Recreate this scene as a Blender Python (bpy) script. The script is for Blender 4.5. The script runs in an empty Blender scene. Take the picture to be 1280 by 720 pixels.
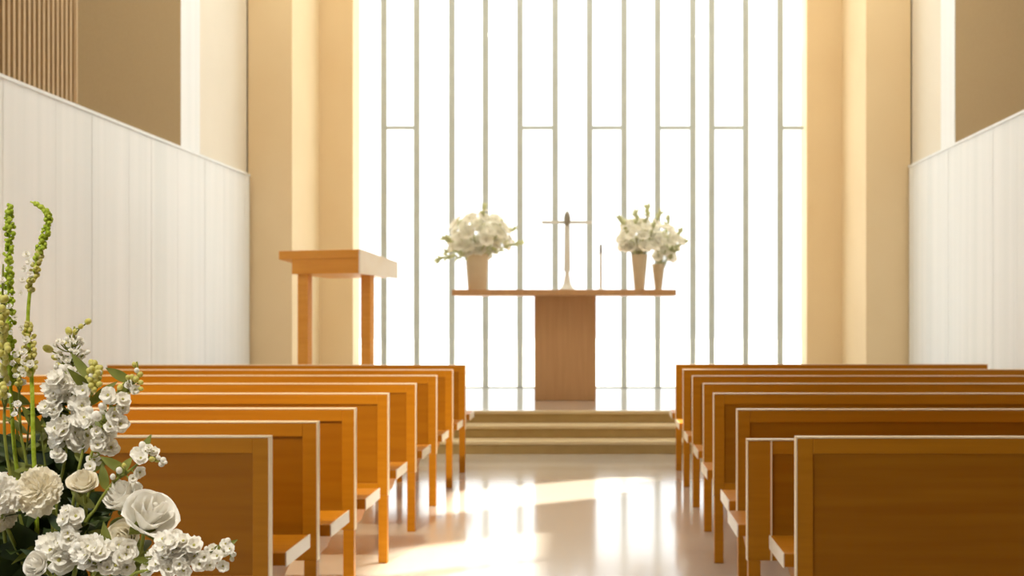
import bpy, bmesh, math, random
from mathutils import Vector, Matrix, Quaternion
C = bpy.context.scene.collection
F = 1551.0; CX = 748.0; CY = 394.0; H = 1.24
PI = math.pi
rnd = random.Random(7)

def P(px, py, d):
    return Vector(((px-CX)*d/F, d, H-(py-CY)*d/F))

# ------------------------------------------------------------------ materials
def srgb(r, g, b):
    def f(c):
        c /= 255.0
        return c/12.92 if c <= 0.04045 else ((c+0.055)/1.055)**2.4
    return (f(r), f(g), f(b), 1)

def new_mat(name):
    m = bpy.data.materials.new(name); m.use_nodes = True
    nt = m.node_tree; nt.nodes.clear()
    out = nt.nodes.new('ShaderNodeOutputMaterial')
    return m, nt, out

def noise_mat(name, c1, c2, rough=0.6, scale=(6, 6, 6), nscale=1.0, bump=0.0, spec=0.5, coat=0.0, lo=0.3, hi=0.7):
    m, nt, out = new_mat(name)
    N = nt.nodes; L = nt.links
    tc = N.new('ShaderNodeTexCoord'); mp = N.new('ShaderNodeMapping'); mp.inputs['Scale'].default_value = scale
    no = N.new('ShaderNodeTexNoise'); no.inputs['Scale'].default_value = nscale; no.inputs['Detail'].default_value = 5
    cr = N.new('ShaderNodeValToRGB')
    cr.color_ramp.elements[0].position = lo; cr.color_ramp.elements[0].color = c1
    cr.color_ramp.elements[1].position = hi; cr.color_ramp.elements[1].color = c2
    b = N.new('ShaderNodeBsdfPrincipled')
    b.inputs['Roughness'].default_value = rough; b.inputs['Specular IOR Level'].default_value = spec
    b.inputs['Coat Weight'].default_value = coat
    L.new(tc.outputs['Object'], mp.inputs['Vector']); L.new(mp.outputs[0], no.inputs['Vector'])
    L.new(no.outputs['Fac'], cr.inputs[0]); L.new(cr.outputs[0], b.inputs['Base Color'])
    if bump:
        bp = N.new('ShaderNodeBump'); bp.inputs['Strength'].default_value = bump; bp.inputs['Distance'].default_value = 0.004
        L.new(no.outputs['Fac'], bp.inputs['Height']); L.new(bp.outputs[0], b.inputs['Normal'])
    L.new(b.outputs[0], out.inputs[0])
    return m

def leaf_mat(name, c1, c2, trans=0.4, rough=0.5, scale=60):
    m, nt, out = new_mat(name)
    N = nt.nodes; L = nt.links
    tc = N.new('ShaderNodeTexCoord')
    no = N.new('ShaderNodeTexNoise'); no.inputs['Scale'].default_value = scale
    cr = N.new('ShaderNodeValToRGB')
    cr.color_ramp.elements[0].position = .35; cr.color_ramp.elements[0].color = c1
    cr.color_ramp.elements[1].position = .65; cr.color_ramp.elements[1].color = c2
    b = N.new('ShaderNodeBsdfPrincipled'); b.inputs['Roughness'].default_value = rough
    b.inputs['Specular IOR Level'].default_value = .3
    t = N.new('ShaderNodeBsdfTranslucent'); mx = N.new('ShaderNodeMixShader'); mx.inputs[0].default_value = trans
    L.new(tc.outputs['Object'], no.inputs['Vector']); L.new(no.outputs['Fac'], cr.inputs[0])
    L.new(cr.outputs[0], b.inputs['Base Color']); L.new(cr.outputs[0], t.inputs['Color'])
    L.new(b.outputs[0], mx.inputs[1]); L.new(t.outputs[0], mx.inputs[2]); L.new(mx.outputs[0], out.inputs[0])
    return m

M = {}
M['wood'] = noise_mat('honey_wood', srgb(184, 117, 14), srgb(198, 131, 24), .4, (1.2, 22, 22), 1.5, .03, .25)
M['wood_panel'] = noise_mat('honey_wood_panel', srgb(160, 98, 7), srgb(172, 110, 13), .42, (1.0, 20, 20), 1.3, .03, .25)
M['edge'] = noise_mat('lit_end_pale', srgb(252, 240, 222), srgb(255, 247, 234), .3, (4, 4, 4))  # pale colour standing for light on seat and desk ends
M['trim'] = noise_mat('lit_edge_honey', srgb(250, 226, 190), srgb(255, 234, 202), .35, (4, 4, 4))  # bright colour standing for highlights on the pew edges
M['altar_wood'] = noise_mat('walnut_wood', srgb(198, 152, 104), srgb(206, 160, 112), .45, (20, 20, 1.5), 1.5)
M['lectern'] = noise_mat('lectern_wood', srgb(228, 152, 44), srgb(236, 162, 54), .4, (2, 20, 20), 1.5)
M['wains'] = noise_mat('white_panelling', srgb(232, 238, 242), srgb(242, 246, 250), .5, (1, 5, .12), 1.6)
M['wall'] = noise_mat('cream_plaster', srgb(228, 222, 208), srgb(232, 226, 213), .8, (1, 1, 1), 1, .02)
M['back'] = noise_mat('tan_plaster', srgb(236, 212, 170), srgb(240, 218, 178), .8, (1, 1, 1), 1, .02)
M['panel'] = noise_mat('taupe_fabric', srgb(152, 128, 88), srgb(158, 134, 93), .9, (60, 60, 60), 1, .05)
M['dark'] = noise_mat('dark_recess', srgb(66, 46, 22), srgb(74, 52, 28), .8)
M['slat'] = noise_mat('slat_wood', srgb(196, 168, 124), srgb(206, 178, 134), .6, (20, 20, 2))
M['ceil'] = noise_mat('ceiling_plaster', srgb(246, 244, 240), srgb(248, 246, 242), .9)
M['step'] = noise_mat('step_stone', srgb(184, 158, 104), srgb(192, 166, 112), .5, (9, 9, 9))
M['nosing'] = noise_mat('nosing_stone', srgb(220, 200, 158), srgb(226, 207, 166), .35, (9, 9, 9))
M['mull'] = noise_mat('window_metal', srgb(196, 206, 204), srgb(204, 214, 212), .5)
M['outside'] = noise_mat('pale_paving', srgb(240, 241, 240), srgb(245, 246, 245), .8)
M['vase'] = noise_mat('beige_ceramic', srgb(216, 200, 168), srgb(222, 207, 177), .5)
M['silver'] = noise_mat('pale_metal', srgb(232, 234, 228), srgb(238, 240, 234), .5)
M['grey_metal'] = noise_mat('grey_metal', srgb(150, 146, 132), srgb(160, 156, 142), .4)
M['candle'] = noise_mat('grey_wax', srgb(196, 192, 180), srgb(202, 198, 188), .5)
M['concrete'] = noise_mat('plinth_paint', srgb(232, 228, 220), srgb(238, 234, 226), .7)
M['petal'] = leaf_mat('white_petal', srgb(250, 246, 236), srgb(253, 251, 244), .35, .6, 40)
M['petal_cream'] = leaf_mat('cream_petal', srgb(248, 240, 218), srgb(252, 247, 232), .35, .6, 40)
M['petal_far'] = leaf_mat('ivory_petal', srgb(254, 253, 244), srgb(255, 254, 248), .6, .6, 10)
M['leaf'] = leaf_mat('dark_leaf', srgb(36, 50, 20), srgb(58, 74, 28), .25, .45, 25)
M['leaf_mid'] = leaf_mat('olive_leaf', srgb(104, 112, 44), srgb(132, 136, 62), .35, .5, 25)
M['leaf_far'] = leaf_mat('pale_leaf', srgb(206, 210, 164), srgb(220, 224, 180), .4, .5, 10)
M['lime'] = leaf_mat('lime_bud', srgb(160, 182, 40), srgb(200, 214, 78), .3, .6, 120)
M['yellow'] = leaf_mat('yellow_bud', srgb(214, 206, 96), srgb(238, 232, 160), .35, .6, 120)
M['stem'] = leaf_mat('green_stem', srgb(118, 126, 48), srgb(150, 156, 70), .1, .5, 40)
M['centre'] = leaf_mat('floret_centre', srgb(168, 164, 84), srgb(196, 190, 116), .1, .6, 60)

def floor_mat():
    m, nt, out = new_mat('polished_floor')
    N = nt.nodes; L = nt.links
    tc = N.new('ShaderNodeTexCoord'); no = N.new('ShaderNodeTexNoise'); no.inputs['Scale'].default_value = 1.2
    no.inputs['Detail'].default_value = 6
    cr = N.new('ShaderNodeValToRGB')
    cr.color_ramp.elements[0].color = srgb(212, 210, 206); cr.color_ramp.elements[1].color = srgb(222, 220, 216)
    b = N.new('ShaderNodeBsdfPrincipled'); b.inputs['Roughness'].default_value = .16
    b.inputs['IOR'].default_value = 1.75
    b.inputs['Coat Weight'].default_value = .8; b.inputs['Coat Roughness'].default_value = .1
    L.new(tc.outputs['Object'], no.inputs['Vector']); L.new(no.outputs['Fac'], cr.inputs[0]); L.new(cr.outputs[0], b.inputs['Base Color'])
    L.new(b.outputs[0], out.inputs[0])
    return m
M['floor'] = floor_mat()

def glass_mat():
    m, nt, out = new_mat('window_glass')
    N = nt.nodes; L = nt.links
    t = N.new('ShaderNodeBsdfTransparent'); g = N.new('ShaderNodeBsdfGlossy'); g.inputs['Roughness'].default_value = .02
    mx = N.new('ShaderNodeMixShader'); mx.inputs[0].default_value = .05
    L.new(t.outputs[0], mx.inputs[1]); L.new(g.outputs[0], mx.inputs[2]); L.new(mx.outputs[0], out.inputs[0])
    return m
M['glass'] = glass_mat()

# ------------------------------------------------------------------ helpers
def obj(name, bm, mat, parent=None, smooth=False, bevel=0.0):
    me = bpy.data.meshes.new(name)
    bm.normal_update(); bm.to_mesh(me); bm.free()
    if smooth:
        for p in me.polygons: p.use_smooth = True
    o = bpy.data.objects.new(name, me)
    for mm in (mat if isinstance(mat, list) else [mat]): me.materials.append(mm)
    C.objects.link(o)
    if parent: o.parent = parent
    if bevel:
        b = o.modifiers.new('bevel', 'BEVEL'); b.width = bevel; b.segments = 2; b.limit_method = 'ANGLE'
    return o

def tag(o, label=None, cat=None, group=None, kind=None):
    if label: o['label'] = label
    if cat: o['category'] = cat
    if group: o['group'] = group
    if kind: o['kind'] = kind
    return o

def empty(name, loc, label, cat, group=None, rz=0):
    o = bpy.data.objects.new(name, None); C.objects.link(o)
    o.location = loc; o.rotation_euler = (0, 0, rz); o.empty_display_size = .1
    return tag(o, label, cat, group)

def box(bm, x0, x1, y0, y1, z0, z1, mi=0):
    vs = [bm.verts.new((x, y, z)) for x in (x0, x1) for y in (y0, y1) for z in (z0, z1)]
    for f in ((0, 1, 3, 2), (4, 6, 7, 5), (0, 4, 5, 1), (2, 3, 7, 6), (0, 2, 6, 4), (1, 5, 7, 3)):
        fc = bm.faces.new([vs[i] for i in f]); fc.material_index = mi
    return vs

def B(x0, x1, y0, y1, z0, z1):
    bm = bmesh.new(); box(bm, x0, x1, y0, y1, z0, z1); return bm

def prism(bm, pts, axis, a, b):
    """extrude polygon pts (2-D) between a and b along axis"""
    def mk(p, t):
        if axis == 'x': return (t, p[0], p[1])
        if axis == 'y': return (p[0], t, p[1])
        return (p[0], p[1], t)
    v0 = [bm.verts.new(mk(p, a)) for p in pts]; v1 = [bm.verts.new(mk(p, b)) for p in pts]
    n = len(pts)
    bm.faces.new(v0); bm.faces.new(list(reversed(v1)))
    for i in range(n): bm.faces.new((v0[i], v1[i], v1[(i+1) % n], v0[(i+1) % n]))
    bmesh.ops.recalc_face_normals(bm, faces=bm.faces[:])

def lathe(bm, prof, n=32, c=(0, 0, 0)):
    rings = []
    for r, z in prof:
        rings.append([bm.verts.new((c[0]+r*math.cos(2*PI*i/n), c[1]+r*math.sin(2*PI*i/n), c[2]+z)) for i in range(n)])
    for a, b in zip(rings, rings[1:]):
        for i in range(n): bm.faces.new((a[i], a[(i+1) % n], b[(i+1) % n], b[i]))
    bm.faces.new(list(reversed(rings[0]))); bm.faces.new(rings[-1])

def smooth_path(pts, n=6):
    pts = [Vector(p) for p in pts]
    if len(pts) < 3: return pts
    out = []
    for i in range(len(pts)-1):
        p0 = pts[max(i-1, 0)]; p1 = pts[i]; p2 = pts[i+1]; p3 = pts[min(i+2, len(pts)-1)]
        for k in range(n):
            t = k/n
            out.append(.5*((2*p1)+(p2-p0)*t+(2*p0-5*p1+4*p2-p3)*t*t+(-p0+3*p1-3*p2+p3)*t**3))
    out.append(pts[-1])
    return out

def tube(bm, pts, r0, r1=None, n=7):
    if r1 is None: r1 = r0
    rings = []; m = len(pts)
    for i, p in enumerate(pts):
        t = (pts[min(i+1, m-1)]-pts[max(i-1, 0)]).normalized()
        a = t.cross(Vector((0, 1, 0)))
        if a.length < .1: a = t.cross(Vector((1, 0, 0)))
        a.normalize(); b = t.cross(a)
        r = r0+(r1-r0)*i/(m-1)
        rings.append([bm.verts.new(p+a*r*math.cos(2*PI*k/n)+b*r*math.sin(2*PI*k/n)) for k in range(n)])
    for a, b in zip(rings, rings[1:]):
        for i in range(n): bm.faces.new((a[i], a[(i+1) % n], b[(i+1) % n], b[i]))
    bm.faces.new(list(reversed(rings[0]))); bm.faces.new(rings[-1])

def frame_to(d, roll=0):
    """matrix whose z axis is d"""
    q = Vector(d).normalized().to_track_quat('Z', 'Y')
    return q.to_matrix() @ Matrix.Rotation(roll, 3, 'Z')

def grid(bm, fn, nu, nv, mi=0):
    vs = [[bm.verts.new(fn(-1+2*i/(nu-1), j/(nv-1))) for i in range(nu)] for j in range(nv)]
    for j in range(nv-1):
        for i in range(nu-1):
            f = bm.faces.new((vs[j][i], vs[j][i+1], vs[j+1][i+1], vs[j+1][i])); f.material_index = mi; f.smooth = True

def blob(bm, c, rx, ry=None, rz=None, mat3=None, n=6, m=5):
    ry = ry or rx; rz = rz or rx
    mat3 = mat3 or Matrix.Identity(3)
    c = Vector(c); rings = []
    top = bm.verts.new(c+mat3 @ Vector((0, 0, rz))); bot = bm.verts.new(c-mat3 @ Vector((0, 0, rz)))
    for j in range(1, m):
        a = PI*j/m
        rings.append([bm.verts.new(c+mat3 @ Vector((rx*math.sin(a)*math.cos(2*PI*i/n), ry*math.sin(a)*math.sin(2*PI*i/n), rz*math.cos(a)))) for i in range(n)])
    for i in range(n):
        f = bm.faces.new((top, rings[0][i], rings[0][(i+1) % n])); f.smooth = True
        f = bm.faces.new((bot, rings[-1][(i+1) % n], rings[-1][i])); f.smooth = True
    for a, b in zip(rings, rings[1:]):
        for i in range(n):
            f = bm.faces.new((a[i], b[i], b[(i+1) % n], a[(i+1) % n])); f.smooth = True

def leaf(bm, base, d, up, L, W, bend=.4, fold=.25):
    d = Vector(d).normalized(); s = d.cross(Vector(up))
    if s.length < .05: s = d.cross(Vector((1, 0, .2)))
    s.normalize(); n = s.cross(d)
    base = Vector(base)
    def fn(u, v):
        w = W*.5*math.sin(PI*min(1, v**.8))**.9 if 0 < v < 1 else 0.0004
        return base+d*(L*v)+n*(-bend*L*v*v+fold*abs(u)*w)+s*(u*w)
    grid(bm, fn, 5, 9)

# ------------------------------------------------------------------ setting
LW = -3.97; RW = 3.54; ZC = 7.6; YB = 14.0; YW = 15.4; YR = -5.0
def struct(name, bm, mat, parent=None, **k):
    o = obj(name, bm, mat, parent, **k)
    if parent is None: o['kind'] = 'structure'
    return o

struct('floor', B(LW-.3, RW+.3, YR-.3, 11.7, -.2, 0), M['floor'])
struct('ceiling', B(LW-.3, RW+.3, YR-.3, 16, ZC, ZC+.2), M['ceil'])
# altar platform with three shallow steps
SY = (11.1, 11.42, 11.74); SZ = (.112, .224, .335)
bm = bmesh.new(); box(bm, LW, RW, SY[2]+.001, 15.75, 0, SZ[2]-.001)
struct('trim_1', bm, M['floor']).name = 'floor_platform'
for i in range(3):
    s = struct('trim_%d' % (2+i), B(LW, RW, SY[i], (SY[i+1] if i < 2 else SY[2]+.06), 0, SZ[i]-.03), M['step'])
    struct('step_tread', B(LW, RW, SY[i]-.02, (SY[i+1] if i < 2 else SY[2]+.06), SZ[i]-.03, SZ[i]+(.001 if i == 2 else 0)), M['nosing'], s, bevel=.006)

# left wall: full wall plus panelling with cap
def wall_x(name, x, th, holes, mat):
    """wall in plane x, thickness th outward (sign), holes list of (y0,y1,z0,z1)"""
    bm = bmesh.new()
    ys = sorted({YR-.3, 15.9}|{h[0] for h in holes}|{h[1] for h in holes})
    x0, x1 = min(x, x+th), max(x, x+th)
    for a, b in zip(ys, ys[1:]):
        hs = sorted([(h[2], h[3]) for h in holes if h[0] <= a+1e-6 and h[1] >= b-1e-6])
        z = -.2
        for h0, h1 in hs:
            box(bm, x0, x1, a, b, z, h0); z = h1
        box(bm, x0, x1, a, b, z, ZC)
    return struct(name, bm, mat)
ADDED_LWIN = (-4.2, 2.2, .9, 4.6)       # unseen left-wall window, added to fill the camera-facing sides
ADDED_RWIN = (10.9, 12.1, 4.6, 7.3)     # unseen right-wall clerestories, added and sized to shape the sun patches
ADDED_RWIN2 = (8.2, 10.0, 5.8, 7.4)
wall_x('wall_left', LW, -.3, [ADDED_LWIN], M['wall'])
wall_x('wall_right', RW, .3, [ADDED_RWIN, ADDED_RWIN2], M['wall'])

def panelling(name, x, sgn, ztop, y0, y1, step):
    bm = bmesh.new(); y = y0; k = 0
    while y < y1-.01:
        e = min(y+step[k % len(step)], y1); k += 1
        t = (.044, .0425, .045, .043)[k % 4]
        box(bm, min(x, x+sgn*t), max(x, x+sgn*t), y, e, 0, ztop); y = e
    box(bm, min(x, x+sgn*.03), max(x, x+sgn*.03), y0, y1, 0, ztop)
    o = struct(name, bm, M['wains'])
    struct('panel_cap', B(min(x, x+sgn*.055), max(x, x+sgn*.055), y0, y1, ztop, ztop+.025), M['wains'], o)
    return o
panelling('trim_5', LW, 1, 2.80, 2.4, 13.96, (.42, .26, .5, .3, .22))
panelling('trim_6', RW, -1, 2.90, 5.0, 13.96, (.4, .3, .46, .24))
# white board beside the right taupe panel
struct('trim_7', B(RW-.03, RW, 12.22, 12.72, 2.93, ZC), M['wains'])
struct('trim_8', B(LW, LW+.02, 11.72, 12.3, 2.83, ZC), M['wains'])  # white strip standing for the brighter lit part of the left wall

# back wall: outer piers, deep reveals, inner returns
def back(name, xo, xi, gap):
    bm = bmesh.new()
    a, b = min(xo, xi), max(xo, xi)
    if gap > 0: a += gap
    else: b += gap
    box(bm, a, b, YB, 15.9, 0, ZC)
    return struct(name, bm, M['back'])
back('wall_back_left', LW, -3.457, .018)
back('wall_back_right', RW, 3.02, -.018)
WX0 = (443-CX)*15.5/F; WX1 = (1007-CX)*15.5/F
struct('wall_window_left', B(-3.457, WX0, YW, 15.85, 0, ZC), M['back'])
struct('wall_window_right', B(WX1, 3.02, YW, 15.85, 0, ZC), M['back'])
struct('wall_gap_left', B(LW, LW+.06, 14.1, 15.9, 0, ZC), M['back'])
struct('wall_gap_right', B(RW-.06, RW, 14.1, 15.9, 0, ZC), M['back'])
# rear wall behind the photographer, with a glazed entrance
bm = bmesh.new()
box(bm, LW-.3, RW+.3, YR-.3, YR, 0, ZC)
struct('wall_rear', bm, M['panel'])
struct('trim_9', B(RW-.05, RW, YR, 3.0, 0, ZC), M['panel'])  # unseen dark lining, added to dim the right pews

# main window
win = bpy.data.objects.new('window_1', None); C.objects.link(win); win.location = (0, 15.5, SZ[2]); win['kind'] = 'structure'
def wpart(name, x0, x1, z0, z1, dep=.04, mat='mull'):
    o = obj(name, B(x0, x1, -dep/2, dep/2, z0-SZ[2], z1-SZ[2]), M[mat], win, bevel=.004 if mat == 'mull' else 0); return o
wx = lambda p: (p-CX)*15.5/F
mpx = [480, 521, 565, 607, 650, 694, 737, 780, 822, 866, 889.5, 932, 975]
for p in mpx: wpart('mullion', wx(p)-.037, wx(p)+.037, SZ[2], ZC)
zb = H+(CY-160)*15.5/F
for a, b in ((480, 521), (650, 694), (737, 780), (822, 866), (889.5, 932), (975, 1007)):
    wpart('transom', wx(a)+.024, wx(b)-.024, zb-.02, zb+.02, .05)
wpart('window_frame', WX0, WX1, SZ[2], SZ[2]+.012, .05)
wpart('window_frame', WX0, WX1, ZC-.06, ZC, .09)
ed = [443]+mpx+[1007]
for a, b in zip(ed, ed[1:]): wpart('pane', wx(a), wx(b), SZ[2]+.02, ZC-.02, .008, 'glass')
struct('ground_outside', B(-30, 30, 15.95, 60, -.5, .1), M['outside'])

# unseen side windows, added for fill and sun patches
def added_side_window(name, x, y0, y1, z0, z1, n):
    e = bpy.data.objects.new(name, None); C.objects.link(e); e.location = (x, (y0+y1)/2, z0); e['kind'] = 'structure'
    hy = (y1-y0)/2; hz = z1-z0
    bm = bmesh.new()
    for i in range(n+1):
        y = -hy+2*hy*i/n
        box(bm, -.04, .04, max(y-.025, -hy), min(y+.025, hy), 0, hz)
    box(bm, -.04, .04, -hy, hy, 0, .05); box(bm, -.04, .04, -hy, hy, hz-.05, hz)
    obj('window_frame', bm, M['mull'], e); obj('pane', B(-.004, .004, -hy, hy, 0, hz), M['glass'], e)
added_side_window('added_window_2', LW-.15, *ADDED_LWIN, 6)
added_side_window('added_window_3', RW+.15, *ADDED_RWIN, 1)
added_side_window('added_window_4', RW+.15, *ADDED_RWIN2, 2)
struct('door_1', B(-2.2, -.2, YR, YR+.05, 0, 2.3), M['wood_panel'])
struct('sun_blocker', B(3.7, 3.95, 15.9, 21, -.2, 16), M['wains'])  # unseen fin, added to keep the sun out of the main window
# slatted grille and taupe panels on the side walls
def ywall(px, x): return abs(x)*F/abs(px-CX)
g = empty('wall_grille', (LW, 8.5, 2.83), 'tall ribbed timber grille high on the left wall above the white panelling', 'grille')
y1g = ywall(88, LW)-8.5
obj('backing', B(0, .015, -1.4, y1g, 0, ZC-2.83), M['dark'], g)
bm = bmesh.new(); y = -1.38
while y < y1g-.03:
    box(bm, .015, .05, y, y+.033, 0, ZC-2.83); y += .0745
obj('slats', bm, M['slat'], g)
obj('edge_strip', B(0, .055, y1g-.03, y1g, 0, ZC-2.83), M['slat'], g)
pa = obj('wall_panel', B(LW, LW+.03, ywall(88, LW)+.01, ywall(222, LW), 2.83, ZC), M['panel'])
tag(pa, 'large plain taupe panel high on the left wall, beside the ribbed grille', 'panel')
pb = obj('wall_panel', B(RW-.03, RW, 8.6, 12.2, 2.93, 4.7), M['panel'])
tag(pb, 'plain taupe panel high on the right wall above the white panelling', 'panel')

# ------------------------------------------------------------------ pews
def make_pew(name, x0, x1, y, hgt, aisle, label, group, stile=.055, low=False):
    """aisle = +1 when the aisle end is x1, -1 when it is x0"""
    xa = x1 if aisle > 0 else x0
    t = empty(name, (xa, y, 0), label, 'pew', group)
    s = -aisle                       # direction from the aisle end into the pew
    W = x1-x0
    def bx(a, b, *r):
        a, b = s*a, s*b
        return B(min(a, b), max(a, b), *r)
    def addb(bm, a, b, *r):
        a, b = s*a, s*b
        box(bm, min(a, b), max(a, b), *r)
    zb = .34
    fr = bmesh.new()
    addb(fr, .004, stile, 0, .036, zb, hgt-.006); addb(fr, W-.055, W-.004, 0, .036, zb, hgt-.006)
    addb(fr, stile, W-.055, 0, .036, hgt-.055, hgt-.006); addb(fr, stile, W-.055, 0, .036, zb, zb+.06)
    obj('back_frame', fr, M['wood'], t, bevel=.002)
    obj('back_panel', bx(stile, W-.055, .006, .028, zb+.06, hgt-.055), M['wood_panel'], t)
    # top and aisle-end edges in a pale colour standing for light on them
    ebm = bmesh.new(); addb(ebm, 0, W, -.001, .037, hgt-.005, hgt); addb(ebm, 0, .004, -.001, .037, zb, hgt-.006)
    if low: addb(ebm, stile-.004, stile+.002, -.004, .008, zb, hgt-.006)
    e = obj('edge_highlight', ebm, M['trim'], t); e['label'] = 'painted highlight along top and end'
    # seat
    so = -.022
    st = obj('seat', bx(so+.004, W-.03, .13, .47, .405, .45), M['wood'], t, bevel=.004)
    e2 = obj('seat_highlight', bx(so, so+.004, .13, .47, .403, .451), M['edge'], st); e2['label'] = 'painted highlight on the seat board end'
    for a in (.03, W-.09):
        pbm = bmesh.new()
        a0, a1 = sorted((s*a, s*(a+.04)))
        prism(pbm, [(.03, .34), (.03, .41), (.42, .405), (.43, .38), (.30, .335), (.10, .33)], 'x', a0, a1)
        obj('seat_bracket', pbm, M['wood'], t)
    for a, b in ((.005, .05), (W-.05, W-.005)):
        obj('leg', bx(a, b, .0, .042, 0, zb), M['wood'], t, bevel=.003)
    for a in (.42, W-.46):
        obj('leg', bx(a, a+.04, .34, .38, 0, .405), M['wood'], t, bevel=.003)
    return t

ords = ['nearest', 'second', 'third', 'fourth', 'fifth', 'sixth', 'seventh', 'eighth']
lefts = [(4.0, -1.06), (4.55, -1.03), (5.2, -1.02), (6.2, -1.05), (7.1, -1.045), (8.05, -1.05), (8.9, -1.045), (9.76, -1.045)]
for i, (d, x) in enumerate(lefts):
    lab = 'honey wood pew left of the aisle, %s' % (
        ['nearest the camera, right behind the white flowers', 'second row from the camera', 'third row from the camera', 'fourth row from the camera',
         'fifth row from the camera', 'sixth row from the camera', 'seventh row, last but one before the altar steps', 'farthest row, closest to the altar steps'][i])
    make_pew('pew', -3.87, x, d, .85, 1, lab, 'pews left of the aisle')
rights = [(3.98, .634, .85), (4.55, .545, .785), (5.15, .575, .85), (6.2, .575, .85), (7.1, .60, .85), (8.0, .605, .85), (8.95, .61, .85), (9.9, .615, .85)]
for i, (d, x, h) in enumerate(rights):
    lab = 'brown wooden pew right of the aisle, %s' % (
        ['nearest the camera, in the lower right corner', 'second row, with a slightly lower back', 'third row from the camera', 'fourth row from the camera',
         'fifth row from the camera', 'sixth row from the camera', 'seventh row, last but one before the altar steps', 'farthest row, closest to the altar steps'][i])
    make_pew('pew', x, 3.11, d, h, -1, lab, 'pews right of the aisle', .09 if i == 1 else .055, i == 1)

# ------------------------------------------------------------------ altar
ax = -.358; PZ = SZ[2]
al = empty('altar', (ax, 13.25, PZ), 'brown wooden altar table with a wide top on one central block', 'altar')
obj('altar_top', B(-1.165, 1.165, -.37, .37, 1.505-PZ-.06, 1.505-PZ), M['altar_wood'], al, bevel=.004)
obj('pedestal', B(-.322, .332, -.06, .3, 0, 1.505-PZ-.06), M['altar_wood'], al, bevel=.004)
AT = 1.505

def taper_vase(name, px0, px1, bx0, bx1, ytop, d, label):
    c = (px0+px1)/2; r1 = (px1-px0)/2*d/F; r0 = (bx1-bx0)/2*d/F
    h = H+(CY-ytop)*d/F-AT
    o = bmesh.new()
    lathe(o, [(r0*.96, 0), (r0, .008), (r0+(r1-r0)*.5, h*.5), (r1, h-.012), (r1*1.02, h), (r1*.9, h), (r1*.88, h-.03)], 36)
    v = obj(name, o, M['vase'], smooth=True)
    v.location = ((c-CX)*d/F, d, AT)
    tag(v, label, 'vase', 'beige vases on the altar')
    return v, h, r1
v1, h1, r1 = taper_vase('vase', 582, 611, 585, 608, 318, 13.2, 'large beige tapered vase on the left of the altar')
v2, h2, r2 = taper_vase('vase', 789, 809.5, 791, 803.5, 318, 13.15, 'taller beige tapered vase on the right of the altar, left of the narrow one')
v3, h3, r3 = taper_vase('vase', 815, 831, 816.5, 825, 330, 13.3, 'narrow beige vase nearest the right end of the altar')

def lily_mesh(bm, c, d, R, n=6, mi=0, open_=1.0, w=.36):
    m3 = frame_to(d, rnd.random()*6); c = Vector(c)
    for k in range(n):
        a = 2*PI*k/n
        def fn(u, v, a=a):
            r = R*(v**1.1)*open_; h = R*.55*(v**.6)*(1-.35*v*open_)
            ww = R*w*math.sin(PI*min(.98, .08+v*.9))**.8
            x = r*math.cos(a)-u*ww*math.sin(a); y = r*math.sin(a)+u*ww*math.cos(a)
            return c+m3 @ Vector((x, y, h+.12*R*u*u))
        grid(bm, fn, 7, 6, mi)

def bouquet(name, vase, h, r, blooms, sprigs, label, group):
    o = empty(name, (vase.location.x, vase.location.y, AT+h-.02), label, 'bouquet', group)
    base = Vector(o.location)
    for (px, py, dy, R) in blooms:
        p = P(px, py, base.y+dy)-base
        bm = bmesh.new()
        dirn = Vector((p.x*1.2+rnd.uniform(-.3, .3)*.2, -.22+rnd.uniform(-.12, .12), .12+max(p.z, 0)*.5))
        lily_mesh(bm, (0, 0, 0), dirn, R*1.15, 7, 0, 1.0, .62)
        lily_mesh(bm, (0, 0, 0), dirn, R*.75, 5, 0, .6, .6)
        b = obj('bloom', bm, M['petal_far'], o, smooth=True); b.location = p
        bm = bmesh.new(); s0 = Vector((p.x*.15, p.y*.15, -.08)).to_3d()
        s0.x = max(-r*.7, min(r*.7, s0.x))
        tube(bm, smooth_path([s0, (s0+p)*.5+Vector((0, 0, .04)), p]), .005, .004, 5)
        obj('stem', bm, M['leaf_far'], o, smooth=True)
    for (px, py, dy) in sprigs:
        p = P(px, py, base.y+dy)-base
        bm = bmesh.new(); s0 = Vector((max(-r*.7, min(r*.7, p.x*.2)), 0, -.05))
        path = smooth_path([s0, (s0*.4+p*.6)+Vector((0, 0, .05)), p])
        tube(bm, path, .004, .002, 5)
        for i, q in enumerate(path[3:]):
            for k in range(2):
                dd = (path[-1]-path[0]).normalized()+Vector((rnd.uniform(-1, 1), rnd.uniform(-.5, .5), rnd.uniform(-.6, 1)))*.8
                leaf(bm, q, dd, (0, -1, .3), .07, .026)
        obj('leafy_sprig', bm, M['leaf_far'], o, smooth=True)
    return o
def rb(cx, cy, sx, sy, n, R=.07):
    out = []
    for i in range(n):
        a = i*2.39996; q = math.sqrt((i+.5)/n)
        out.append((cx+sx*q*math.cos(a), cy+sy*q*math.sin(a), rnd.uniform(-.12, .1)-(1-q)*.08, R*rnd.uniform(.75, 1.2)))
    return out
bl = rb(600, 296, 36, 24, 34, .072)+[(603, 272, 0, .055), (606, 264, 0, .03), (636, 300, -.05, .05), (566, 310, -.05, .05)]
bouquet('lily_bouquet', v1, h1, r1, bl, [(605, 260, 0), (549, 326, -.05), (556, 300, 0), (650, 306, 0), (640, 288, .03), (575, 280, 0), (627, 281, .02), (583, 322, -.1), (560, 316, 0)],
        'full ivory bouquet in the large vase on the left of the altar', 'bouquets on the altar')
bl = rb(800, 298, 25, 20, 24, .07)+[(808, 272, 0, .05), (782, 282, 0, .05), (820, 279, 0, .05), (785, 310, -.05, .06)]
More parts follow.
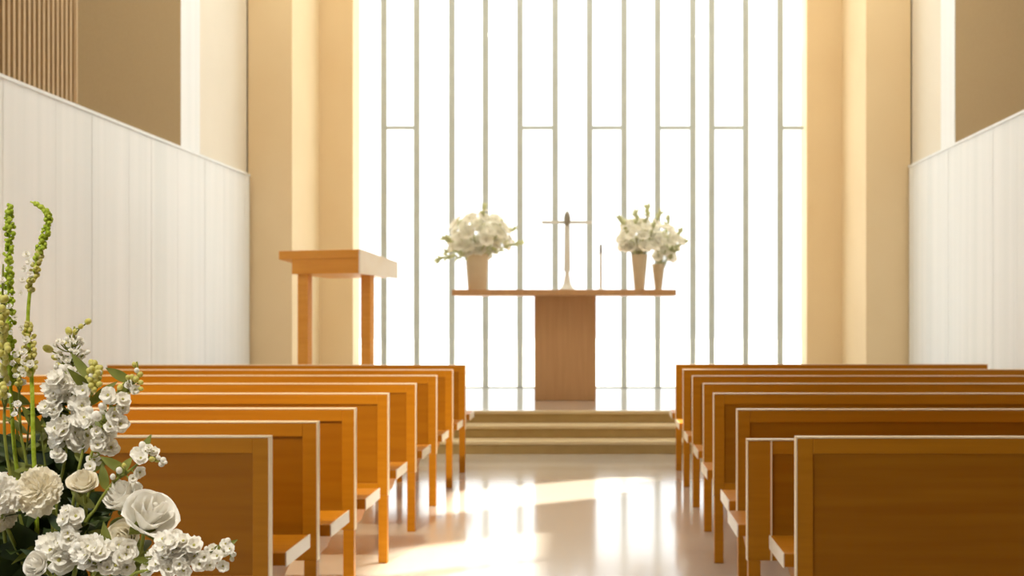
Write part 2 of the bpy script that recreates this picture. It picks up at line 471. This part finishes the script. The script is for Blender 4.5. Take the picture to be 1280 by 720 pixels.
bouquet('lily_bouquet', v2, h2, r2, bl, [(775, 275, 0), (810, 260, 0), (778, 305, 0), (825, 268, .03), (795, 268, .02)],
        'broad ivory bouquet in the taller vase on the right of the altar', 'bouquets on the altar')
bl = rb(832, 306, 18, 20, 16, .062)+[(838, 286, 0, .05), (845, 300, 0, .045)]
bouquet('lily_bouquet', v3, h3, r3, bl, [(850, 290, 0), (855, 304, 0), (836, 275, .03)],
        'small ivory bouquet in the narrow vase at the right end of the altar', 'bouquets on the altar')

# cross on a stand
cx_ = (709-CX)*13.2/F
cr = empty('altar_cross', (cx_, 13.2, AT), 'slim pale standing cross in the middle of the altar', 'cross')
zt = H+(CY-266)*13.2/F-AT; zc = H+(CY-278)*13.2/F-AT
bm = bmesh.new(); lathe(bm, [(.085, 0), (.085, .012), (.06, .03), (.038, .07), (.024, .16), (.016, .24), (.014, .26)], 24)
obj('cross_base', bm, M['silver'], cr, smooth=True)
bm = bmesh.new(); prism(bm, [(-.032, .2), (.032, .2), (.026, zt), (-.026, zt)], 'y', -.014, .014); obj('upright', bm, M['silver'], cr)
bm = bmesh.new(); box(bm, -.27, .27, -.012, .012, zc-.015, zc+.015); obj('crossbar', bm, M['silver'], cr)
bm = bmesh.new(); lathe(bm, [(.008, -.075), (.032, -.03), (.036, .01), (.026, .05), (.008, .085)], 20, (0, -.01, zc+.035)); 
b = obj('boss', bm, M['grey_metal'], cr, smooth=True); b['label'] = 'dark oval boss at the crossing'
cd = empty('candlestick', ((751-CX)*13.2/F, 13.2, AT), 'thin grey candlestick with a short dark candle right of the cross', 'candlestick')
bm = bmesh.new(); lathe(bm, [(.04, 0), (.04, .008), (.014, .02), (.013, .05), (.013, .36), (.016, .38), (.02, .39), (.008, .395)], 20)
obj('holder', bm, M['silver'], cd, smooth=True)
bm = bmesh.new(); lathe(bm, [(.014, .39), (.014, .475), (.01, .485), (.002, .49), (.002, .50)], 16)
obj('candle', bm, M['grey_metal'], cd, smooth=True)

# ------------------------------------------------------------------ lectern
ld = 12.2; lx = (450-CX)*ld/F; zt = H+(CY-311.5)*ld/F-PZ
lc = empty('lectern', (lx, ld, PZ), 'tall orange wooden lectern with sloping top, left of the altar', 'lectern', None, math.radians(-21))
# local: x left along front face (negative), y away
bm = bmesh.new(); prism(bm, [(0, zt-.085), (0, zt), (.70, zt-.097), (.70, zt-.18)], 'x', -.95, -.012)
obj('reading_top', bm, M['lectern'], lc, bevel=.004)
bm = bmesh.new(); prism(bm, [(-.004, zt-.24), (-.004, zt+.003), (.72, zt-.10), (.72, zt-.27)], 'x', -.012, .004)
e = obj('lit_end_panel', bm, M['edge'], lc); e['label'] = 'right end of the desk, painted as brightly lit'  # end face coloured pale to look lit
bm = bmesh.new(); prism(bm, [(.01, zt-.235), (.01, zt-.085), (.69, zt-.175), (.69, zt-.26)], 'x', -.80, -.012)
obj('apron', bm, M['lectern'], lc, bevel=.003)
obj('leg', B(-.76, -.64, .05, .13, 0, zt-.235), M['lectern'], lc, bevel=.004)
obj('leg', B(-.16, -.05, .27, .35, 0, zt-.238), M['lectern'], lc, bevel=.004)

# ------------------------------------------------------------------ flowers in the foreground
VX, VY, VZ = P(58, 0, 1.76).x, 1.76, .80
pl = empty('plinth', (VX, VY, 0), 'white square plinth carrying the flower vase at the lower left', 'plinth')
obj('shaft', B(-.13, .13, -.13, .13, .05, .52), M['concrete'], pl, bevel=.005)
obj('foot', B(-.16, .16, -.16, .16, 0, .05), M['concrete'], pl, bevel=.005)
obj('cap', B(-.16, .16, -.16, .16, .52, .56), M['concrete'], pl, bevel=.005)
bm = bmesh.new(); lathe(bm, [(.055, 0), (.06, .01), (.085, .08), (.095, .15), (.085, .2), (.08, .235), (.085, .24), (.076, .24), (.07, .2), (.085, .15), (.07, .05)], 40)
v = obj('vase', bm, M['concrete'], smooth=True); v.location = (VX, VY, .56)
tag(v, 'rounded white vase on the plinth holding the foreground flowers', 'vase')

def root_pt(k):
    a = k*2.4; r = .05*math.sqrt((k % 7+1)/7)
    return Vector((VX+r*math.cos(a), VY+r*math.sin(a), .68))
kcount = [0]
FG = 'foreground flower stems in the vase'
def flower(name, label, cat, anchor):
    o = empty(name, anchor, label, cat, FG)
    kcount[0] += 1
    return o, root_pt(kcount[0])

def rose_mesh(R, seed, n_layers=5, ruff=.04):
    r = random.Random(seed); bm = bmesh.new()
    for L in range(n_layers):
        q = L/(n_layers-1)
        npet = 3+(L > 0)+(L > 2)
        r0 = R*(.16+.42*q); hh = R*(1.2-.15*q)
        lean = .05+.42*q**1.8; ha = 1.25-.12*q
        for k in range(npet):
            a0 = 2*PI*(k/npet)+L*.9+r.uniform(-.15, .15); ph = r.uniform(0, 6)
            def fn(u, v, a0=a0, ph=ph, r0=r0, hh=hh, lean=lean, ha=ha, q=q):
                prof = math.sin(min(v*1.25, 1)*PI/2)
                rr = r0*(.25+.75*prof)+R*lean*(v**2.2)*.42
                wv = (.45+.55*math.sin(PI*min(.5, v*.75+.08)))
                if v > .75: wv *= math.sqrt(max(0.0, 1-((v-.75)/.27)**2))*.55+.45
                ang = a0+u*ha*wv
                z = hh*(v*(1-.12*u*u*v))-R*.10*q*v**4*2-R*.25*q
                rr += R*ruff*math.sin(3*u+ph)*v*v+R*.05*u*u*v
                return Vector((rr*math.cos(ang), rr*math.sin(ang), z-.15*R))
            grid(bm, fn, 9, 8)
    blob(bm, (0, 0, R*.35), R*.13, R*.13, R*.5)
    return bm

def carnation_mesh(R, seed):
    r = random.Random(seed); bm = bmesh.new()
    for L in range(6):
        q = L/5; npet = 5+L
        el = 1.45-1.45*q                  # elevation of petal
        for k in range(npet):
            a0 = 2*PI*k/npet+L*.7+r.uniform(-.2, .2); ph = r.uniform(0, 6); rl = R*(.85+.2*q)*r.uniform(.9, 1.08)
            def fn(u, v, a0=a0, ph=ph, el=el, rl=rl):
                w = .10+.55*v; s = rl*v
                zz = math.sin(el)*s+.10*R*math.sin(7*u+ph)*v*v
                if v > .95: s *= 1+.06*math.sin(13*u+ph)
                rr = math.cos(el)*s+.06*R
                ang = a0+u*w
                return Vector((rr*math.cos(ang), rr*math.sin(ang), zz-.05*R))
            grid(bm, fn, 11, 6)
    return bm

def calyx(bm, c, d, R):
    lily_mesh(bm, Vector(c), -Vector(d).normalized()*-1, R, 5, 0, .9, .3)

def big_bloom(name, label, cat, px, py, d, R, face, kind, seed, mat='petal', leaves=3):
    p = P(px, py, d); o, rt = flower(name, label, cat, p)
    bm = rose_mesh(R, seed) if kind == 'rose' else (carnation_mesh(R, seed) if kind == 'carn' else rose_mesh(R, seed, 4, .03))
    b = obj('bloom', bm, M[mat], o, smooth=True)
    b.rotation_euler = frame_to(face, seed).to_euler()
    fd = Vector(face).normalized()
    s0 = -fd*R*.2; r = rt-p
    bm = bmesh.new()
    path = smooth_path([s0, s0-fd*R*1.2+Vector((0, 0, -R)), s0*.4+r*.5+Vector((0, .02, 0)), r])
    tube(bm, path, .0025, .003, 7); obj('stem', bm, M['stem'], o, smooth=True)
    bm = bmesh.new(); lily_mesh(bm, s0-fd*R*.25, fd, R*.7, 5, 0, .9, .3); obj('calyx', bm, M['leaf_mid'], o, smooth=True)
    for k in range(leaves):
        q = path[6+k*3]; bm = bmesh.new(); a = rnd.uniform(0, 6)
        leaf(bm, q, (math.cos(a), math.sin(a)*.6, .3), (0, 0, 1), .05+R*.3, .026, .3)
        obj('leaf', bm, M['leaf'], o, smooth=True)
    return o

def floret_mesh(R, seed):
    r = random.Random(seed); bm = bmesh.new(); n = 5
    for ring, (rs, z0, tilt) in enumerate(((1, 0, .25), (.62, .12, .7))):
        for k in range(n):
            a = 2*PI*(k+.5*ring)/n+r.uniform(-.12, .12); ph = r.uniform(0, 6)
            def fn(u, v, a=a, ph=ph, rs=rs, z0=z0, tilt=tilt):
                w = R*rs*.62*math.sin(PI*min(.93, .1+.72*v**.9))**.7
                if v > .8: w *= .82
                rr = R*rs*v*(1-.10*u*u)
                z = R*(z0+tilt*v*v*.9+.10*math.sin(3*u+ph)*v)
                return Vector((rr*math.cos(a)-u*w*math.sin(a), rr*math.sin(a)+u*w*math.cos(a), z))
            grid(bm, fn, 6, 5)
    nf = len(bm.faces); blob(bm, (0, 0, R*.2), R*.17, R*.17, R*.15)
    bm.faces.ensure_lookup_table()
    for f in bm.faces[nf:]: f.material_index = 1
    return bm
FLM = []
for i in range(4):
    bm = floret_mesh(.0118, i); me = bpy.data.meshes.new('floret'); bm.to_mesh(me); bm.free(); me.materials.append(M['petal']); me.materials.append(M['centre']); FLM.append(me)
    for p_ in me.polygons: p_.use_smooth = True
bm = bmesh.new(); blob(bm, (0, 0, 0), .0052, .0052, .0068, None, 10, 7)
BUD = bpy.data.meshes.new('flower_bud'); bm.to_mesh(BUD); bm.free(); BUD.materials.append(M['petal'])
for p_ in BUD.polygons: p_.use_smooth = True
bm = bmesh.new(); blob(bm, (0, 0, 0), .0038, .0038, .0052, None, 8, 6)
GBUD = bpy.data.meshes.new('green_bud'); bm.to_mesh(GBUD); bm.free(); GBUD.materials.append(M['yellow'])

def spray(name, label, cat, pts, d, florets, buds=(), gbuds=(), leaves=0, leafmat='leaf_mid', rs=.0022, dz=0.0):
    """pts: pixel path of the stem from tip to low; florets (px,py,size)"""
    tip = P(pts[0][0], pts[0][1], d); o, rt = flower(name, label, cat, P(pts[len(pts)//2][0], pts[len(pts)//2][1], d))
    base = Vector(o.location)
    path = smooth_path([P(x, y, d+dz)-base for x, y in pts]+[rt-base])
    bm = bmesh.new(); tube(bm, path, rs*.6, rs*1.2, 6)
    def near(q): return min(path, key=lambda a: (a-q).length)
    heads = []
    for L, kind in ((florets, 'f'), (buds, 'b'), (gbuds, 'g')):
        for f in L:
            px, py = f[0], f[1]; sc = (f[2] if len(f) > 2 else 1)
            dd = d+(f[3] if len(f) > 3 else rnd.uniform(-.022, .004))
            q = P(px, py, dd)-base; n = near(q+Vector((0, 0, -.012)))
            tube(bm, smooth_path([n, (n+q)*.5+Vector((0, 0, -.003)), q]), .0011, .0009, 5)
            heads.append((q, n, sc, kind))
    obj('stem', bm, M['stem'], o, smooth=True)
    for q, n, sc, kind in heads:
        me = rnd.choice(FLM) if kind == 'f' else (BUD if kind == 'b' else GBUD)
        h = bpy.data.objects.new({'f': 'floret', 'b': 'flower_bud', 'g': 'green_bud'}[kind], me); C.objects.link(h); h.parent = o
        h.location = q
        out = (q-n).normalized()*.55 if (q-n).length > .001 else Vector()
        dirn = Vector((out.x+rnd.uniform(-.45, .45), -.85, out.z+.25+rnd.uniform(-.4, .4)))
        if kind != 'f': dirn = q-n+Vector((0, -.002, .004))
        h.rotation_euler = frame_to(dirn, rnd.uniform(0, 6)).to_euler(); h.scale = (sc,)*3
    for k in range(leaves):
        q = path[int(len(path)*(.25+.5*k/max(1, leaves)))]; bm = bmesh.new(); a = rnd.uniform(-1, 1)
        leaf(bm, q, (a, rnd.uniform(-.3, .3), .5+rnd.uniform(-.4, .4)), (0, -1, .2), rnd.uniform(.035, .06), .014, .2)
        obj('leaf', bm, M[leafmat], o, smooth=True)
    return o

def scat(cx, cy, sx, sy, n, s0=.8, s1=1.15, ang=0):
    s0 *= .88; s1 *= .9; n = round(n*1.05)
    out = []
    for i in range(n):
        a = i*2.39996+rnd.uniform(-.3, .3); q = math.sqrt((i+.5)/n)
        x = sx*q*math.cos(a); y = sy*q*math.sin(a)
        out.append((cx+x*math.cos(ang)-y*math.sin(ang), cy+x*math.sin(ang)+y*math.cos(ang), rnd.uniform(s0, s1)))
    return out

# green spikes
def spike(name, label, pts, segs, d, mats=('lime',), whites=()):
    o, rt = flower(name, label, 'flower', P(pts[-1][0], pts[-1][1], d)); base = Vector(o.location)
    path = smooth_path([P(x, y, d)-base for x, y in pts]+[rt-base], 8)
    bm = bmesh.new(); tube(bm, path, .0012, .0034, 7); obj('stem', bm, M['lime'], o, smooth=True)
    r = random.Random(len(label))
    for si, (y0, y1, rad, mt) in enumerate(segs):
        bm = bmesh.new()
        for a, b in zip(path, path[1:]):
            L = (b-a).length; n = max(1, int(L/.0009))
            for k in range(n):
                q = a.lerp(b, k/n)
                yp = CY-(q.z+base.z-H)*F/d
                if not (y0 <= yp <= y1): continue
                th = r.uniform(0, 2*PI); taper = min(1, .45+abs(yp-y0)/25, .45+abs(y1-yp)/25)
                ax_ = (b-a).normalized(); s_ = ax_.cross(Vector((0, 1, 0))); s_.normalize(); t_ = ax_.cross(s_)
                off = (s_*math.cos(th)+t_*math.sin(th))*rad*taper*r.uniform(.4, 1.15)
                blob(bm, q+off, .0036*r.uniform(.5, 1.1), None, None, None, 6, 4)
        obj('bud_cluster', bm, M[mt], o, smooth=True)
    for (x, y, s) in whites:
        q = P(x, y, d-.012)-base
        h = bpy.data.objects.new('floret', rnd.choice(FLM)); C.objects.link(h); h.parent = o; h.location = q; h.scale = (s,)*3
        h.rotation_euler = frame_to((rnd.uniform(-.6, .6), -1, rnd.uniform(-.3, .6)), rnd.uniform(0, 6)).to_euler()
    return o
spike('amaranth_spike', 'tall upright lime green flower spike at the left edge', [(12, 256), (12, 300), (10, 350), (10, 420), (13, 480), (18, 560), (30, 660)],
      [(252, 330, .0062, 'lime'), (334, 480, .0078, 'lime')], 1.74, whites=scat(12, 420, 9, 70, 9, .25, .45))
spike('amaranth_spike', 'hooked lime green flower spike bending back at its top', [(38, 252), (50, 258), (60, 270), (58, 292), (50, 312), (44, 335), (38, 360), (35, 400), (37, 440), (40, 480), (42, 560), (46, 660)],
      [(254, 262, .002, 'lime'), (262, 325, .0055, 'lime'), (312, 365, .0058, 'yellow'), (402, 470, .007, 'yellow')], 1.72,
      whites=[(33, 318, .45), (37, 327, .5), (31, 336, .4), (38, 343, .4), (28, 350, .35), (26, 366, .3), (33, 425, .5), (30, 440, .45), (38, 455, .5), (27, 410, .35), (30, 467, .45)])
spray('waxflower_sprig', 'yellow-green sprig of tiny blossoms cut by the left edge of the photo', 'flower', [(4, 330), (3, 400), (6, 480), (14, 600)], 1.70,
      [(3, 350, .4), (8, 372, .35), (2, 470, .4), (10, 495, .4), (22, 505, .45), (18, 518, .4)], (), [(x, y, 1.2) for x, y, s in scat(4, 430, 6, 70, 34)], 2)
spray('waxflower_sprig', 'pale blossom sprig between the two green spikes', 'flower', [(24, 440), (24, 480), (26, 540), (34, 620)], 1.75,
      [(22, 442, .45), (30, 452, .5), (26, 462, .45), (20, 470, .4), (28, 478, .5), (17, 505, .45), (20, 515, .5)], (), scat(24, 460, 8, 22, 14), 3, 'leaf')

# airy budded sprays
spray('gypsophila_spray', 'airy spray of tiny white buds above the white stock flowers', 'flower', [(93, 408), (90, 440), (88, 480), (84, 530), (76, 620)], 1.80,
      [(x, y, s*.42) for x, y, s in scat(88, 446, 20, 32, 34)], [(x, y, .6) for x, y, s in scat(88, 450, 24, 38, 14)],
      [(86, 414, 1.3), (110, 402, 1.2), (101, 408, 1.0), (60, 436, 1.5), (68, 447, 1), (94, 415, 1), (73, 456, 1.0), (82, 430, .9)], 0)
spray('budding_stem', 'short green budding stem right of the airy white spray', 'flower', [(119, 458), (118, 475), (113, 500), (104, 560), (90, 640)], 1.72,
      [], [(124, 466, .7), (114, 470, .7)], [(x, y, 1.1) for x, y, s in scat(118, 470, 9, 18, 20)], 5)
spray('budding_stem', 'green tipped bud stem over the farthest pew tops, rightmost upright stem', 'flower', [(171, 452), (172, 470), (160, 488), (146, 510), (130, 545), (110, 620)], 1.74,
      [(168, 487, .62), (160, 482, .5)], [(171, 463, .7), (162, 478, .7), (172, 484, .6)], [(168, 456, .9), (175, 468, 1.1), (170, 474, 1.2), (176, 478, 1), (165, 472, 1), (155, 483, 1.1), (160, 472, .9), (176, 486, .9), (160, 490, 1.0)], 2)

# white stock
spray('white_stock', 'dense white stock flower spike in the middle of the bouquet', 'flower', [(92, 470), (90, 500), (88, 530), (80, 580), (70, 660)], 1.73,
      scat(74, 488, 14, 16, 8, 1.1, 1.45)+scat(98, 497, 9, 24, 9, 1.0, 1.3)+scat(92, 540, 24, 18, 14, 1.1, 1.5)+scat(66, 512, 10, 7, 5, .9, 1.2)+[(70, 552, 1), (72, 568, .9), (76, 572, .8)],
      [(78, 460, .9), (88, 462, .9)], [], 4, 'leaf')
spray('white_stock', 'white stock stem with loose rounded florets over the pew back', 'flower', [(140, 490), (135, 520), (122, 545), (108, 590), (90, 660)], 1.70,
      [(136, 494, 1.05), (142, 501, .8), (153, 500, 1.0), (153, 510, .85), (142, 520, 1.05), (150, 530, 1.1), (138, 534, .8), (106, 522, 1), (110, 530, .8), (136, 540, 1.05), (128, 548, 1.05), (122, 556, .9),
       (138, 560, 1.1), (130, 563, .8), (117, 576, .95), (113, 583, .7), (120, 540, .7)], [(121, 520, 1.3), (128, 508, 1.0), (129, 513, .9), (112, 512, .9)], [(146, 512, 1), (150, 484, 1)], 3)
spray('white_stock', 'slender stem of small white blossoms reaching right across the pew', 'flower', [(205, 575), (185, 572), (160, 590), (140, 605), (120, 635), (100, 680)], 1.66,
      [(172, 567, .85), (176, 573, .85), (192, 565, .7), (186, 560, .5), (174, 590, .75), (166, 598, .55), (182, 564, .5)], [(178, 557, .9), (204, 575, .8), (202, 580, .8), (149, 588, .8), (141, 596, .7), (198, 572, .6), (207, 578, .5)], [(155, 582, .8), (190, 574, 1), (196, 575, .9)], 5)
spray('white_stock', 'long stem of white florets stretching farthest right along the bottom', 'flower', [(290, 690), (265, 696), (235, 700), (200, 712), (150, 735)], 1.60,
      scat(222, 688, 28, 17, 20, .95, 1.25)+[(205, 685, .9), (219, 673, .75), (232, 684, .8), (256, 696, .8), (266, 687, .7), (272, 695, .75), (282, 680, .65), (280, 690, .6), (288, 686, .65), (279, 707, .75), (262, 706, .7), (249, 705, .9),
      (196, 706, 1.0), (190, 698, .9), (186, 712, 1), (210, 712, 1), (230, 712, 1)], [(285, 676, .7), (292, 693, .7), (290, 699, .6), (258, 686, .6)], [], 2)
spray('white_stock', 'cluster of frilly white florets at the bottom, below the big rose', 'flower', [(150, 680), (130, 700), (110, 730)], 1.61,
      scat(112, 692, 16, 18, 13, 1.1, 1.4)+scat(145, 697, 24, 17, 18, .9, 1.25), [(128, 672, .8), (98, 682, .8)], [], 2)
spray('white_stock', 'pale white stock spike standing at lower left of the big rose', 'flower', [(88, 640), (84, 665), (78, 700), (70, 735)], 1.65,
      scat(88, 653, 11, 15, 8, .9, 1.2)+scat(76, 688, 22, 20, 14, 1.3, 1.6), [(84, 640, .9), (95, 642, .8)], [], 3, 'leaf')

# larger blooms
big_bloom('white_rose', 'cream white rose half open, left of the thin blossom stem', 'rose', 104, 608, 1.66, .026, (.15, -.55, .85), 'rose', 3, 'petal_cream')
big_bloom('white_rose', 'largest white rose, open and facing the camera', 'rose', 184, 651, 1.63, .046, (.5, -.5, .7), 'peony', 5)
big_bloom('white_rose', 'white rose tucked above and behind the largest one', 'rose', 157, 628, 1.67, .034, (-.2, -.45, .9), 'rose', 8)
big_bloom('white_rose', 'cream rose low beneath the largest one', 'rose', 158, 672, 1.66, .030, (-.1, -.9, .25), 'rose', 11, 'petal_cream')
big_bloom('white_carnation', 'ruffled cream carnation among dark leaves at the left', 'carnation', 49, 614, 1.66, .030, (-.1, -1, .35), 'carn', 4, 'petal_cream')
big_bloom('white_carnation', 'white carnation cut off by the left edge of the photo', 'carnation', -2, 618, 1.64, .026, (.3, -1, .3), 'carn', 9)
big_bloom('white_carnation', 'pale carnation at the left edge, below the cut off one', 'carnation', 0, 644, 1.68, .020, (.3, -1, .0), 'carn', 14, 'petal_cream')
big_bloom('white_rose', 'small round white rose lowest at the left, by the bottom edge', 'rose', 50, 707, 1.60, .023, (-.3, -.9, .4), 'rose', 17)

# dark foliage
def branch(label, tip, d, n, L, W, mat='leaf', spread=1.0, seed=0):
    r = random.Random(seed)
    o, rt = flower('leafy_branch', label, 'foliage', P(tip[0], tip[1], d)); base = Vector(o.location)
    mid = (rt-base)*.5+Vector((r.uniform(-.02, .02), r.uniform(-.02, .02), .02))
    path = smooth_path([Vector((0, 0, 0)), mid, rt-base], 10)
    bm = bmesh.new(); tube(bm, path, .0012, .003, 6); obj('stem', bm, M[mat], o, smooth=True)
    for k in range(n):
        q = path[min(int(len(path)*.8*k/n), len(path)-1)]
        a = r.uniform(0, 2*PI); bm = bmesh.new()
        leaf(bm, q, (math.cos(a)*spread, math.sin(a)*.7, r.uniform(-.1, 1.0)), (r.uniform(-.4, .4), -1, .6), L*r.uniform(.7, 1.15), W*r.uniform(.8, 1.2), r.uniform(.1, .5))
        obj('leaf', bm, M[mat], o, smooth=True)
bs = [('dark leafy branch rising left of the ruffled carnation', (18, 560), 1.78, 22, .07, .030),
      ('dark leafy branch behind the ruffled cream carnation', (55, 560), 1.80, 24, .075, .032),
      ('dark leafy branch between the carnation and the cream rose', (84, 590), 1.78, 22, .065, .030),
      ('dark leaves under the ruffled carnation at the lower left', (30, 650), 1.74, 24, .07, .034),
      ('dark leaves filling the bottom left corner of the photo', (12, 680), 1.72, 26, .075, .036),
      ('dark leaves below the half open cream rose', (92, 640), 1.75, 22, .06, .030),
      ('dark leaves at the right beneath the roses', (140, 640), 1.74, 20, .06, .026),
      ('dark leaves behind the lowest round rose', (60, 690), 1.72, 20, .07, .032)]
for i, a in enumerate(bs): branch(*a, seed=i+3)
branch('narrow olive leaves in a tuft under the green spikes', (38, 505), 1.77, 22, .055, .012, 'leaf_mid', .8, 21)
branch('narrow olive leaf stem left of the white stock', (50, 530), 1.76, 22, .06, .013, 'leaf_mid', .8, 22)
branch('olive leaves just left of the big rose', (138, 655), 1.68, 10, .04, .020, 'leaf_mid', .9, 23)
branch('green leaves at the bottom between the two floret clusters', (176, 706), 1.63, 8, .035, .018, 'leaf_mid', .9, 24)

# ------------------------------------------------------------------ light
w = bpy.data.worlds.new('World'); bpy.context.scene.world = w; w.use_nodes = True
nt = w.node_tree; bg = nt.nodes['Background']; bg.inputs[1].default_value = 1.0
# overcast sky: made brighter behind the chapel to add fill
tc = nt.nodes.new('ShaderNodeTexCoord'); sp = nt.nodes.new('ShaderNodeSeparateXYZ')
mr = nt.nodes.new('ShaderNodeMapRange'); mr.inputs['From Min'].default_value = .35; mr.inputs['From Max'].default_value = -.25
mr.inputs['To Min'].default_value = 1.3; mr.inputs['To Max'].default_value = 1.6
nt.links.new(tc.outputs['Generated'], sp.inputs[0]); nt.links.new(sp.outputs['Y'], mr.inputs['Value'])
bg.inputs[0].default_value = (.955, .985, 1, 1); nt.links.new(mr.outputs[0], bg.inputs[1])
su = bpy.data.lights.new('sun', 'SUN'); su.energy = 10; su.color = (1, .88, .68); su.angle = math.radians(1.2)
so = bpy.data.objects.new('sun', su); C.objects.link(so)
so.rotation_euler = Vector((-1, -.7, -1.5)).to_track_quat('-Z', 'Y').to_euler()
so.location = (20, 20, 20)

# unseen ceiling lamps, added for warm fill
for i, (x, y, e) in enumerate(((-2.3, 3.4, 30), (2.2, 3.4, 6), (-2.3, 8.0, 26), (2.2, 8.0, 22), (-2.9, 12.4, 24), (-.2, 12.2, 30), (2.4, 12.4, 26))):
    l = empty('fill_lamp', (x, y, ZC), 'added unseen fill lamp above %s' % (('the nearest left pews', 'the nearest right pews', 'the far left pews', 'the far right pews', 'the lectern', 'the altar', 'the right end of the platform')[i]), 'lamp', 'added fill lamps')
    bm = bmesh.new(); lathe(bm, [(.22, -.12), (.24, -.11), (.24, 0), (.2, 0)], 32); obj('fill_lamp_shade', bm, M['ceil'], l, smooth=True)
    a = bpy.data.lights.new('fill_light', 'AREA'); a.shape = 'DISK'; a.size = .4; a.energy = e; a.color = (1, .88, .68)
    ao = bpy.data.objects.new('fill_light', a); C.objects.link(ao); ao.parent = l; ao.location = (0, 0, -.13)

# added fill spots: one turned onto the left pews, one onto the flowers
def fill_spot(loc, target, energy, size, col, label):
    sp_ = empty('fill_spot', loc, label, 'lamp')
    aim = (Vector(target)-Vector(loc)+Vector((0, 0, .24))).normalized()
    bm = bmesh.new(); lathe(bm, [(.02, -.16), (.02, 0)], 12); obj('fill_spot_arm', bm, M['mull'], sp_, smooth=True)
    bm = bmesh.new(); lathe(bm, [(.05, -.1), (.07, -.08), (.08, .1), (.072, .1), (.06, -.05)], 24)
    hd = obj('fill_spot_head', bm, M['mull'], sp_, smooth=True); hd.location = (0, 0, -.24); hd.rotation_euler = aim.to_track_quat('Z', 'Y').to_euler()
    sl = bpy.data.lights.new('fill_light', 'SPOT'); sl.energy = energy; sl.spot_size = math.radians(size); sl.spot_blend = .7; sl.color = col; sl.shadow_soft_size = .12
    slo = bpy.data.objects.new('fill_light', sl); C.objects.link(slo); slo.parent = sp_; slo.location = Vector((0, 0, -.24))+aim*.18
    slo.rotation_euler = aim.to_track_quat('-Z', 'Y').to_euler()
fill_spot((-1.9, 1.6, ZC), (-2.3, 6.6, .6), 1600, 40, (1, .82, .52), 'added, unseen spotlight aimed forward at the left pews')
fill_spot((-.2, -1.9, ZC), (-.72, 1.68, 1.0), 1150, 17, (1, .95, .86), 'added, unseen spotlight aimed down at the foreground flowers')

cam = bpy.data.cameras.new('camera'); co = bpy.data.objects.new('camera', cam); C.objects.link(co)
co.location = (0, 0, H); co.rotation_euler = (PI/2, 0, 0)
cam.sensor_width = 36; cam.lens = 36*F/1280; cam.shift_x = (640-CX)/1280; cam.shift_y = (CY-360)/1280
cam.dof.use_dof = True; cam.dof.focus_distance = 1.9; cam.dof.aperture_fstop = 10
cam.clip_start = .05; cam.clip_end = 200
sc = bpy.context.scene; sc.camera = co
sc.view_settings.view_transform = 'Standard'; sc.view_settings.look = 'None'
sc.view_settings.gamma = 1; sc.view_settings.use_curve_mapping = False; sc.view_settings.exposure = 0.64
